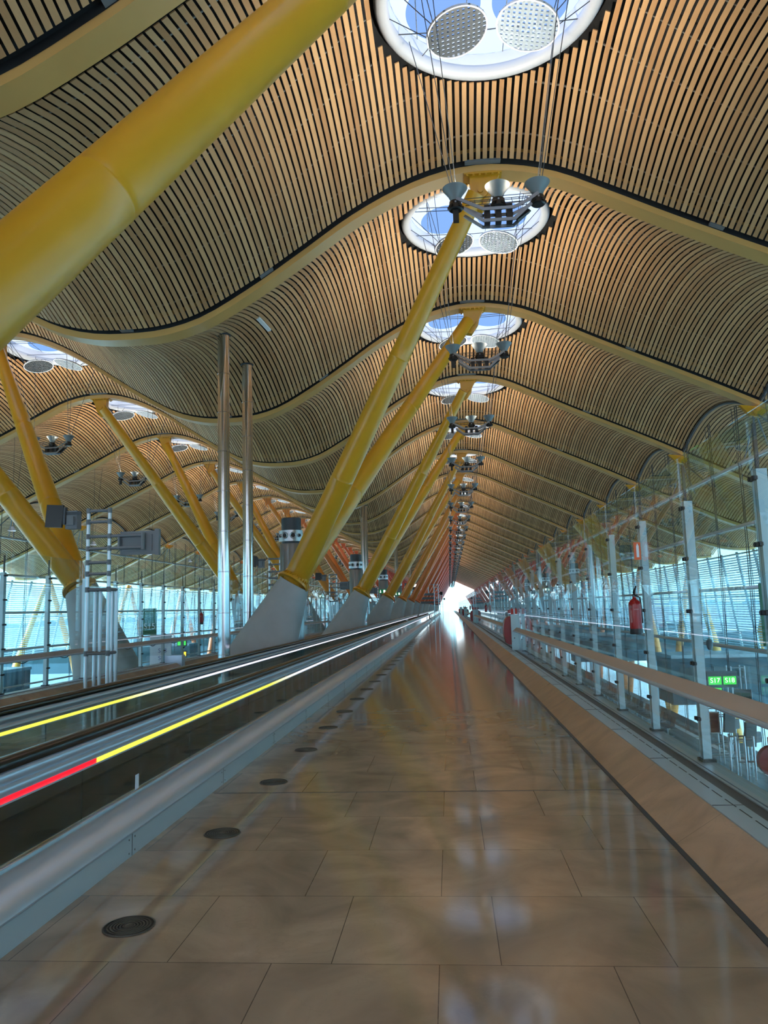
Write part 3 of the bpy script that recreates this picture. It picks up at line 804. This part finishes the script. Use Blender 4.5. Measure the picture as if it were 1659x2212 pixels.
def monitor_unit():
    t = thing('flight_monitor', 'x', 'monitor', (0,0,0), 'monitors on the sign masts')
    b = MB(); b.bx(-.20,.20,-.06,.0,-.26,.26,0,Matrix.Rotation(radians(4),4,'Y')); b.build('screen', BLACK, t, smooth=0)
    b = MB(); b.bx(.20,.26,-.05,.06,-.2,.2); b.bx(.24,.62,-.01,.03,.02,.09); b.build('mount_arm', DGREY, t, smooth=0)
    b = MB(); b.bx(.24,.52,.0,.22,-.30,.12); b.bx(.30,.46,-.06,.05,-.22,-.02); b.build('housing', GREYP, t, smooth=0)
    return t
sf = sign_frame(); mu = monitor_unit()
for k in range(0, 6):
    y = 17+18*k; lab = f"ladder-like tubular sign mast behind the walkway, {nth(k+1)} along the hall"
    l2 = f"black monitor on an arm of the sign mast, {nth(k+1)} along the hall"
    loc = (-8.0, y, 0); lm = (-9.03, y-.05, 4.08)
    if k == 0: sf.location = loc; sf['label'] = lab; mu.location = lm; mu['label'] = l2
    else: dup(sf, loc, lab); dup(mu, lm, l2)
# tall frames standing far along the walkway edge
def gantry():
    t = thing('sign_gantry', 'x', 'sign mast', (0,0,0), 'tall sign gantries')
    u = MB()
    for x in (-.3,.35):
        for y in (0,.5): u.tube([(x,y,0),(x,y,5.3)], .05, 8)
    u.build('gantry_pole', ALU, t)
    u = MB()
    for z in (5.25,4.8,4.3,3.8,3.3,2.8,2.3,1.8): u.tube([(-.3,0,z),(.35,0,z)], .035, 8); u.tube([(-1.2 if z>5 else -.3,.5,z),(.35,.5,z)], .035, 8)
    u.tube([(-1.2,.5,3.6),(-1.2,.5,5.25)], .05, 8); u.build('gantry_rung', ALU, t)
    for z in (3.75,3.15,2.5):
        b = MB(); b.bx(-2.4,-.35,.4,.5,z-.18,z+.18); b.build('sign_board', GREYP, t, smooth=0)
    b = MB(); b.bx(.6,1.0,.2,.3,3.6,4.1); b.bx(.35,.6,.22,.28,3.8,3.9); b.build('gantry_monitor', BLACK, t, smooth=0)
    return t
ga = gantry()
ga.location = (-2.0, 120, 0); ga['label'] = 'tall silver sign gantry standing where the first walkway ends'
dup(ga, (-2.1, 206, 0), 'tall silver sign gantry standing where the second walkway ends')
for k, (y, z) in enumerate(((60.6,3.1),(78.6,3.2))):
    t = thing('exit_sign', f"green exit sign with white arrow in front of an air column, {nth(k+1)} along", 'exit sign', (-5.2, y-.0, z), 'green exit signs')
    b = MB(); b.bx(-.32,.32,-.03,.03,-.16,.16); b.build('sign_face', EXITG, t, smooth=0)
    b = MB(); b.bx(-.20,-.16,-.04,-.031,-.06,.10); b.prism([(-.26,-.04),(-.10,-.04),(-.18,-.12)], -.04, -.031); b.bx(.06,.2,-.04,-.031,-.1,.1); b.build('arrow', SWHITE, t, smooth=0)
    b = MB(); b.bx(-.015,.015,0,.32,.1,.13); b.build('sign_bracket', DGREY, t, smooth=0)

# ------------------------------------------------------------------ facades, louvres, props, outside
def facade(xf, sg, nm):
    parts = {}
    g = MB(); g.bx(xf-.01,xf+.01,.03,8.97,-4.4,zbeam(xf)-.25); parts['window_pane'] = g.mesh('window_pane', FGLASS, smooth=0)
    m_ = MB()
    for y in (0,3,6):
        for d in (-.06,.06): m_.tube([(xf-sg*.12,y+1.5+d*1.5,-4.4),(xf-sg*.12,y+1.5+d*1.5,zbeam(xf)+.4)], .016, 6)
        m_.tube([(xf-sg*.30,y+1.35,-4.4),(xf-sg*.05,y+1.4,2.2),(xf-sg*.3,y+1.45,zbeam(xf)+.3)], .011, 5)
    parts['window_mullion'] = m_.mesh('window_mullion', DGREY)
    q = MB()
    for z, r in ((6.75,.075),(4.45,.075),(2.13,.075),(-.15,.075),(-2.4,.06)): q.tube([(xf-sg*.1,0,z),(xf-sg*.1,9,z)], r, 10, caps=False)
    parts['window_transom'] = q.mesh('window_transom', WSTEEL if sg > 0 else POST)
    q = MB(); pts = []
    for k in range(17):
        y = .42+8.16*k/16; pts.append((xf+sg*.05, y, zslat(xf, y)-.07))
    q.tube(pts, .06, 8); parts['window_arch'] = q.mesh('window_arch', DGREY)
    q = MB(); ar = []
    for k in range(17):
        y = .42+8.16*k/16; ar += [(xf, y, zbeam(xf)-.25), (xf, y, zslat(xf, y)-.05)]
    q.add(ar, [(2*k,2*k+2,2*k+3,2*k+1) for k in range(16)]); parts['window_glazing'] = q.mesh('window_glazing', FGLASS, smooth=0, fix=False)
    ze = zbeam(xf)-.24; q = MB()
    q.tube([(xf,0,ze),(xf+sg*.9,1.1,6.85)], .03, 8); q.tube([(xf,0,ze),(xf+sg*.9,-1.1,6.85)], .03, 8); q.tube([(xf-sg*.1,-.0,ze),(xf-sg*.1,0,6.75)], .035, 8); q.tube([(xf,0,ze),(xf-sg*.1,1.2,6.75)], .02, 6)
    parts['window_strut'] = q.mesh('window_strut', GREYP)
    for i in range(-3, 36):
        w = struct(obj(f'window_{nm+i+4}', parts['window_pane'], None, (0, YB(i), 0)))
        for k_, me in parts.items():
            if k_ != 'window_pane': struct(obj(k_, me, w))
facade(11.14, 1, 0); facade(-27.14, -1, 50)

def louvre(xl, sg, row):
    b = MB(); z = -1.45
    while z < 4.65:
        b.add([(xl-sg*.06,0,z+.035),(xl+sg*.06,0,z-.035),(xl+sg*.06,9,z-.035),(xl-sg*.06,9,z+.035),(xl-sg*.06,0,z+.043),(xl+sg*.06,0,z-.027),(xl+sg*.06,9,z-.027),(xl-sg*.06,9,z+.043)],
              [(0,1,2,3),(7,6,5,4),(0,4,5,1),(2,6,7,3),(1,5,6,2),(3,7,4,0)])
        z += .165
    blade = b.mesh('louvre_blade', LOUV, smooth=0, fix=False)
    d = MB()
    for y in (0,3,6): d.tube([(xl+sg*.35,y+2.9,4.9),(xl+sg*.35,y+.3,-1.6)], .10, 8)
    brace = d.mesh('diagonal_brace', POST)
    d = MB(); d.tube([(xl+sg*.15,0,4.75),(xl+sg*.15,9,4.75)], .06, 8); d.tube([(xl+sg*.15,0,1.9),(xl+sg*.15,9,1.9)], .05, 8); d.tube([(xl+sg*.15,0,-1.6),(xl+sg*.15,9,-1.6)], .07, 8)
    rail = d.mesh('carrier_tube', WSTEEL)
    for i in range(-2, 34):
        t = thing('louvre_screen', f"horizontal louvre screen hung outside the {row} glass wall, {nth(i+3)} bay along", 'louvre', (0, YB(i), 0), 'louvre screens outside the glass walls')
        obj('louvre_blade', blade, t); obj('diagonal_brace', brace, t); obj('carrier_tube', rail, t)
louvre(19.5, 1, 'seating side'); louvre(-35.5, -1, 'walkway side')

def prop(xl, sg, row):
    t = thing('outer_strut', 'x', 'strut', (0,0,0), 'forked struts outside the glass walls')
    for sy in (-1, 1):
        a = MB(); a.tube([(0,sy*.3,-9.5),(0,sy*4.2,-2.),(0,sy*8.8,5.2)], [.34,.32,.2], 14); a.build('strut_arm', PAINT, t)
    for k in range(-1, 17):
        y = 23.3+18*k; lab = f"{colour_word(y)} forked strut outside the {row} glass wall, {nth(k+2)} along"
        if k == -1: t.location = (xl, y, 0); t['label'] = lab
        else: dup(t, (xl, y, 0), lab)
prop(20.9, 1, 'seating side'); prop(-36.9, -1, 'walkway side')
for nm, x0, sgn in (('hills_east', 520, 1), ('hills_west', -560, -1)):
    b = MB(); vs = []; fs = []; n = 90; rnd = random.Random(3)
    for k in range(n+1):
        y = -500+2600*k/n; h = -9.5+5+3*sin(k*.7)+2*sin(k*1.9)+rnd.random()*2.5
        vs += [(x0,y,-9.6),(x0+sgn*14,y,h),(x0+sgn*60,y,-9.6)]
    for k in range(n): a = 3*k; fs += [(a,a+3,a+4,a+1),(a+1,a+4,a+5,a+2)]
    b.add(vs, fs); struct(b.build(nm, HILL))
for k, (x, y, sg) in enumerate(((-28., 50., -1), (-28., 86., -1), (-28., 122., -1), (12.2, 50., 1), (12.2, 86., 1), (12.2, 122., 1))):
    t = thing('boarding_bridge', f"blue grey boarding bridge outside the {'walkway' if sg<0 else 'seating'} side glass wall, {nth(k%3+1)} along", 'boarding bridge', (x, y, 0), 'boarding bridges')
    P = lambda a: sg*a
    b = MB(); b.bx(min(P(1),P(23)),max(P(1),P(23)),-1.6,1.6,-4.5,-1.75); b.build('tunnel', TEAL, t, smooth=0)
    b = MB(); b.bx(min(P(1),P(23.2)),max(P(1),P(23.2)),-1.75,1.75,-1.75,-1.55); b.build('tunnel_roof', DUCT, t, smooth=0)
    b = MB(); b.bx(min(P(1.5),P(22.5)),max(P(1.5),P(22.5)),-1.64,-1.6,-3.3,-2.3); b.build('window_band', BGL, t, smooth=0)
    b = MB()
    for a in (9., 21.): b.bx(min(P(a),P(a+.7)),max(P(a),P(a+.7)),-.5,.5,-9.46,-4.5)
    b.build('support_leg', DUCT, t, smooth=0)
for k in range(9):
    t = thing('floodlight', f"small lit floodlight hung under the roof edge beyond the walkway screen, {nth(k+1)} along", 'floodlight', (-22, 37.+9*k, 6.25), 'lit floodlights')
    b = MB(); b.lathe([(.001,.16),(.10,.15),(.14,.05),(.20,-.06),(.19,-.06),(.12,.04)], 16); b.build('shade', ALUF, t)
    b = MB(); b.lathe([(.001,-.02),(.13,-.02)], 16); b.build('lamp', FLOODL, t, smooth=0)
    b = MB(); b.tube([(0,0,.15),(0,0,zbeam(-22)-6.2)], .008, 5); b.tube([(.05,0,.15),(.5,0,zbeam(-22)-6.2)], .008, 5); b.build('hanger', DGREY, t)
# far end wall
ew = MB(); ew.bx(-9.4,2.5,Y1-.02,Y1,.0,13.4)
e_ = struct(ew.build('window_end', FGLASS, smooth=0))
q = MB()
for x in (-9.4,-6.4,-3.4,-.4,2.5): q.bx(x-.05,x+.05,Y1-.1,Y1-.03,0,12.)
for z in (.05,3,6): q.bx(-9.4,2.5,Y1-.1,Y1-.03,z,z+.1)
struct(q.build('window_mullion', POST, e_, smooth=0))

# ------------------------------------------------------------------ lower level furniture
FZ = -4.4
def text(body, size, m, parent, loc, rot):
    cu = bpy.data.curves.new('lettering', 'FONT'); cu.body = body; cu.size = size; cu.align_x = 'CENTER'; cu.align_y = 'CENTER'; cu.extrude = .004
    cu.materials.append(m); tmp = bpy.data.objects.new('tmp', cu); COL.objects.link(tmp)
    me = bpy.data.meshes.new_from_object(tmp.evaluated_get(bpy.context.evaluated_depsgraph_get())); bpy.data.objects.remove(tmp)
    o = bpy.data.objects.new('lettering', me); COL.objects.link(o); o.parent = parent; o.location = loc; o.rotation_euler = rot
    return o
FR = (pi/2, 0, 0)
def bench():
    t = thing('waiting_bench', 'x', 'bench', (0,0,0), 'benches on the lower level')
    b = MB(); b.bx(-.03,.03,0,2.5,.36,.41); b.build('bench_beam', ALU, t, smooth=0)
    for y in (.35, 2.15):
        b = MB(); b.bx(-.03,.03,y-.03,y+.03,0,.38); b.bx(-.28,.28,y-.03,y+.03,0,.03); b.build('leg', ALU, t, smooth=0)
    for k in range(4):
        y = .08+k*.61
        b = MB(); b.prism([(-.25,.43),(.22,.40),(.24,.42),(.33,.88),(.30,.89),(.20,.45),(-.25,.46)], y, y+.52); b.build('seat', SEATB, t, smooth=0)
        b = MB(); b.bx(-.2,.2,y+.535,y+.56,.6,.63); b.bx(.17,.2,y+.535,y+.56,.41,.6); b.build('armrest', ALU, t, smooth=0)
    return t
bn = bench()
for k in range(11):
    y = 36.5+2.9*k; lab = f"black beam bench on the lower floor by the seating side glass wall, {nth(k+1)} along"
    if k == 0: bn.location = (9.7, y, FZ); bn['label'] = lab
    else: dup(bn, (9.7, y, FZ), lab)
for k in range(8):
    c = dup(bn, (-24.5, 34+3.1*k, FZ), f"black beam bench on the lower floor by the walkway side glass wall, {nth(k+1)} along"); c.rotation_euler.z = 0
# boarding gate frame, signs and monitors
g = thing('boarding_gate_stand', 'tubular steel boarding gate frame on the lower floor beneath the green gate sign', 'gate frame', (10.0, 30.6, FZ))
b = MB()
for x in (-.55,.05,.55,1.05):
    for y in (0,.5): b.tube([(x,y,0),(x,y,2.1 if x<.3 else 3.6)], .028, 8)
b.build('frame_pole', ALU, g)
b = MB()
for z in (.35,.75,1.75,2.05):
    b.tube([(-.55,0,z),(1.05,0,z)], .022, 8); b.tube([(-.55,.5,z),(1.05,.5,z)], .022, 8)
for z in (2.6,3.2,3.55): b.tube([(.55,0,z),(1.05,0,z)], .022, 8); b.tube([(-.6,0,3.2),(.55,0,3.2)], .022, 8)
b.build('frame_rail', ALU, g)
g2 = thing('queue_stand', 'low tubular steel frame on the lower floor near the red reel', 'gate frame', (9.9, 28.0, FZ))
b = MB()
for x in (-.3,0,.3):
    for y in (0,.6): b.tube([(x,y,0),(x,y,1.45)], .04, 8)
b.build('frame_pole', ALU, g2)
b = MB()
for z in (1.35,.6): b.tube([(-.3,0,z),(.3,0,z)], .03, 8); b.tube([(-.3,.6,z),(.3,.6,z)], .03, 8)
b.build('frame_rail', ALU, g2)
s_ = thing('gate_sign', 'dark sign box with two lit green panels reading S17 and S18', 'sign', (10.17, 30.5, -1.30))
b = MB(); b.bx(-.56,.56,0,.14,-.27,.33); b.build('sign_box', GREYP, s_, smooth=0)
for x, tx in ((-.27,'S17'),(.27,'S18')):
    b = MB(); b.bx(x-.235,x+.235,-.012,0,-.16,.14); pn = b.build('lit_panel', SGREEN, s_, smooth=0)
    text(tx, .25, SWHITE, pn, (x,-.018,-.01), FR)
def small_sign(label, loc, lit):
    t = thing('direction_sign', label, 'sign', loc, None, radians(-28))
    b = MB(); b.bx(-.3,.3,0,.1,-.28,.2); b.build('sign_box', GREYP, t, smooth=0)
    b = MB(); b.bx(-.26,-.06,-.012,0,-.2,.08); p1 = b.build('lit_panel', SYEL if lit else pbr('unlit_olive',(.16,.15,.06),.4), t, smooth=0)
    b = MB(); b.bx(-.04,.26,-.012,0,-.2,.08); p2 = b.build('lit_panel', SGREEN if lit else pbr('unlit_green',(.06,.13,.08),.4), t, smooth=0)
    text('S17' if lit else 'S18', .15, SWHITE if lit else GREYP, p2, (.11,-.016,-.06), FR)
    b = MB(); b.tube([(0,.05,.2),(0,.05,.9)], .015, 6); b.build('hanger', DGREY, t)
small_sign('small lit yellow and green sign under the gate sign reading S17', (10.15, 31.4, -1.75), True)
small_sign('small unlit olive and green sign beside the lit one on the lower floor', (10.55, 29.6, -1.75), False)
nb = thing('notice_board', 'small dark red notice board in a white frame on the gate frame', 'notice board', (9.75, 30.5, -2.85))
b = MB(); b.bx(-.17,.17,-.03,0,-.36,.36); b.build('board_face', pbr('maroon',(.16,.03,.035),.5), nb, smooth=0)
b = MB()
for x0,x1,z0,z1 in ((-.2,-.16,-.4,.4),(.16,.2,-.4,.4),(-.2,.2,-.4,-.36),(-.2,.2,.36,.4)): b.bx(x0,x1,-.045,.01,z0,z1)
b.build('board_frame', WHITE, nb, smooth=0)
for k, (x, y, z) in enumerate(((10.15,30.0,-2.75),(10.25,28.3,-2.95))):
    t = thing('gate_monitor', f"black tilted gate monitor below the leaning rail, {nth(k+1)} from the green gate sign", 'monitor', (x,y,z), 'gate monitors', radians(30))
    b = MB(); b.bx(-.3,.22,-.05,.04,-.4,.4,0,Matrix.Rotation(radians(8),4,'Y')); b.build('screen', BLACK, t, smooth=0)
    b = MB(); b.bx(.2,.5,.0,.12,-.3,.05); b.bx(.1,.2,.04,.2,-.2,.2); b.build('housing', GREYP, t, smooth=0)
    b = MB(); b.tube([(.1,.12,-.2),(.1,.12,FZ-z)], .03, 8); b.build('stand', ALU, t)
rr_ = thing('hose_reel', 'dark red round hose reel cabinet on the lower floor behind the steel frame', 'fire hose reel', (10.45, 27.2, FZ))
b = MB(); b.lathe([(.001,0),(.5,0),(.5,.25),(.001,.25)], 32, 0, Matrix.Translation((0,0,.8)) @ Matrix.Rotation(pi/2,4,'X') ); b.build('reel', RED, rr_, smooth=40)
b = MB(); b.bx(-.03,.03,-.1,-.04,0,1.5); b.build('stand_plate', POST, rr_, smooth=0)
b = MB(); b.bx(-.2,.1,-.3,-.28,1.35,1.6); sg_ = b.build('reel_sign', SIGNRED, rr_, smooth=0)
b = MB(); b.bx(-.12,-.08,-.31,-.301,1.4,1.55); b.bx(-.02,.02,-.31,-.301,1.4,1.55); b.build('sign_mark', WHITE, sg_, smooth=0)
gr = MB(); 
for k in range(24): gr.bx(10.75,11.0,20+1.5*k,21.3+1.5*k,FZ,FZ+.02)
tag(gr.build('floor_grille', WSTEEL, smooth=0), 'white perforated floor grille running along the foot of the seating side glass wall', 'grille')
cm_ = thing('dome_camera', 'grey dome camera hanging on a thin rod before the louvres', 'camera', (10.1, 31.4, 0.0))
b = MB(); b.lathe([(.001,-.24),(.06,-.22),(.1,-.14),(.13,-.02),(.11,.16),(.03,.2)], 16); b.build('dome', GREYP, cm_)
b = MB(); b.tube([(0,0,.2),(0,0,2.0)], .012, 6); b.tube([(0,0,-.24),(0,0,-1.0)], .012, 6); b.build('rod', DGREY, cm_)
# hanging green banner beside the seating side wall, seen through the glass
def banner(label, loc, w, h, txt=None, sz=.3):
    t = thing('hanging_banner', label, 'banner', loc)
    b = MB(); b.bx(-w/2,w/2,-.02,.02,-h/2,h/2); b.build('banner_face', GREEN, t, smooth=0)
    if txt: text(txt, sz, WHITE, t, (0,-.03,-h*.18), FR)
    b = MB(); b.tube([(-w/2,0,h/2),(w/2,0,h/2)], .02, 6)
    for x in (-w*.4,w*.4): b.tube([(x,0,h/2),(x,0,h/2+2.5)], .008, 5)
    b.build('hanger', DGREY, t)
banner('green hanging banner at the seating side behind the glass screen', (10.3, 26.0, 1.2), .5, 2.0)
banner('green hanging banner reading S15 beyond the screen by the walkway', (-14.75, 37.05, 1.42), .68, 1.28, 'S15', .42)
wb = thing('gate_board', 'white board with blue numbers standing beyond the screen by the walkway', 'sign', (-14.6, 38.1, 0.))
b = MB(); b.bx(-.55,.55,0,.06,-1.1,.75); b.build('board_face', WALLB, wb, smooth=0)
for z, tx in ((-.05,'S48'),(-.42,'S49'),(-.8,'S50')): text(tx, .3, BLUEI, wb, (.1,-.008,z), FR)
b = MB()
for x in (-.5,.5): b.tube([(x,.1,FZ),(x,.1,.7)], .03, 8)
b.build('stand', ALU, wb)
for k, (x, y, z, w) in enumerate(((-14.0,39.5,.25,.5),(-14.2,40.4,-.35,.3))):
    t = thing('gate_sign', ('small lit green sign' if k == 0 else 'small lit yellow sign')+' over the gate desk beyond the walkway', 'sign', (x,y,z))
    b = MB(); b.bx(-w/2,w/2,0,.1,-.16,.16); b.build('sign_box', GREYP, t, smooth=0)
    b = MB(); b.bx(-w/2+.03,w/2-.03,-.012,0,-.11,.11); b.build('lit_panel', SGREEN if k == 0 else SYEL, t, smooth=0)
    b = MB(); b.tube([(0,.05,-.16),(0,.05,FZ-z)], .025, 8); b.build('stand', ALU, t)
for k, (x, y, z) in enumerate(((-14.1,40.,-1.15),(-13.5,40.6,-1.15))):
    t = thing('gate_monitor', f"black gate monitor on a stand beyond the walkway screen, {nth(k+1)} of two", 'monitor', (x,y,z), 'gate monitors', radians(-20))
    b = MB(); b.bx(-.25,.25,-.04,.04,-.28,.28); b.build('screen', BLACK, t, smooth=0)
    b = MB(); b.tube([(0,.06,-.2),(0,.06,FZ-z)], .03, 8); b.build('stand', ALU, t)
dk_ = thing('gate_desk', 'long dark gate desk on the lower floor beyond the walkway screen', 'desk', (-17., 27., FZ))
b = MB(); b.bx(-3,3,0,.8,0,1.05); b.build('desk_body', DGREY, dk_, smooth=0)
b = MB(); b.bx(-3.1,3.1,-.1,.9,1.05,1.12); b.build('desk_top', ALU, dk_, smooth=0)
bx_ = MB(); bx_.bx(-.28,.28,0,.3,0,.45); o = bx_.build('barrier_box', ALUF, smooth=0); o.location = (-8.9+.0, 24.0, .215); tag(o, 'pale grey box standing at the foot of the screen behind the walkway', 'box')
o.location = (-8.85, 24.2, .0)
# white strip light in the slats
sl = MB()
lx, ly = -5.3, 2.6
sl.add([(lx-.05,ly,zslat(lx,ly)-.03),(lx+.05,ly,zslat(lx,ly)-.0),(lx+.05,ly+1.5,zslat(lx,ly+1.5)-.0),(lx-.05,ly+1.5,zslat(lx,ly+1.5)-.03),
        (lx-.05,ly,zslat(lx,ly)+.03),(lx+.05,ly,zslat(lx,ly)+.06),(lx+.05,ly+1.5,zslat(lx,ly+1.5)+.06),(lx-.05,ly+1.5,zslat(lx,ly+1.5)+.03)],
       [(0,1,2,3),(7,6,5,4),(0,4,5,1),(1,5,6,2),(2,6,7,3),(3,7,4,0)])
o = sl.build('strip_fitting', WHITE, smooth=0); o.location = (0, YB(1), 0); tag(o, 'slim white light fitting set between the ceiling slats above the steel ducts', 'light')

# ------------------------------------------------------------------ world, sun, camera, render settings
w = bpy.data.worlds.new('World'); S.world = w; w.use_nodes = True
nt = w.node_tree; bg = nt.nodes['Background']
tc = N(nt, 'TexCoord'); sx = N(nt, 'SeparateXYZ'); L(nt, tc.outputs['Generated'], sx.inputs[0])
cr = N(nt, 'ValToRGB'); L(nt, sx.outputs['Z'], cr.inputs[0]); e = cr.color_ramp.elements
e[0].position = 0.; e[0].color = (.40,.46,.48,1); e[1].position = .6; e[1].color = (.85,.97,1.15,1); q = e.new(.10); q.color = (.50,.60,.66,1); q = e.new(.25); q.color = (.85,1.0,1.12,1)
L(nt, cr.outputs[0], bg.inputs[0]); bg.inputs[1].default_value = 3.0
sd = bpy.data.lights.new('sun', 'SUN'); sd.energy = 6.; sd.angle = radians(1.); sd.color = (1,.95,.88)
so = bpy.data.objects.new('sun', sd); COL.objects.link(so); so.rotation_euler = (radians(44), 0, radians(-66))

cd = bpy.data.cameras.new('camera'); co = bpy.data.objects.new('camera', cd); COL.objects.link(co); S.camera = co
F, PI_, YA_, RO = 1654.54, .1254, .0811, -.0283
cd.sensor_fit = 'VERTICAL'; cd.sensor_height = 36.; cd.lens = F/2212*36.; cd.clip_end = 3000; cd.clip_start = .05
fw = Vector((-sin(YA_)*cos(PI_), cos(YA_)*cos(PI_), sin(PI_))); rt = Vector((cos(YA_), sin(YA_), 0)); up = rt.cross(fw)
r2 = rt*cos(RO)+up*sin(RO); u2 = up*cos(RO)-rt*sin(RO)
M = Matrix((r2, u2, -fw)).transposed().to_4x4(); M.translation = (0,0,H); co.matrix_world = M

c = S.cycles
c.use_denoising = True; c.max_bounces = 7; c.diffuse_bounces = 4; c.glossy_bounces = 4; c.transmission_bounces = 4; c.transparent_max_bounces = 20
c.caustics_reflective = False; c.caustics_refractive = False; c.sample_clamp_indirect = 6; c.use_adaptive_sampling = True; c.adaptive_threshold = .02
vs = S.view_settings; S.display_settings.display_device = 'sRGB'
vs.view_transform = 'Standard'; vs.look = 'None'; vs.gamma = 1; vs.use_curve_mapping = False; vs.exposure = 1.1
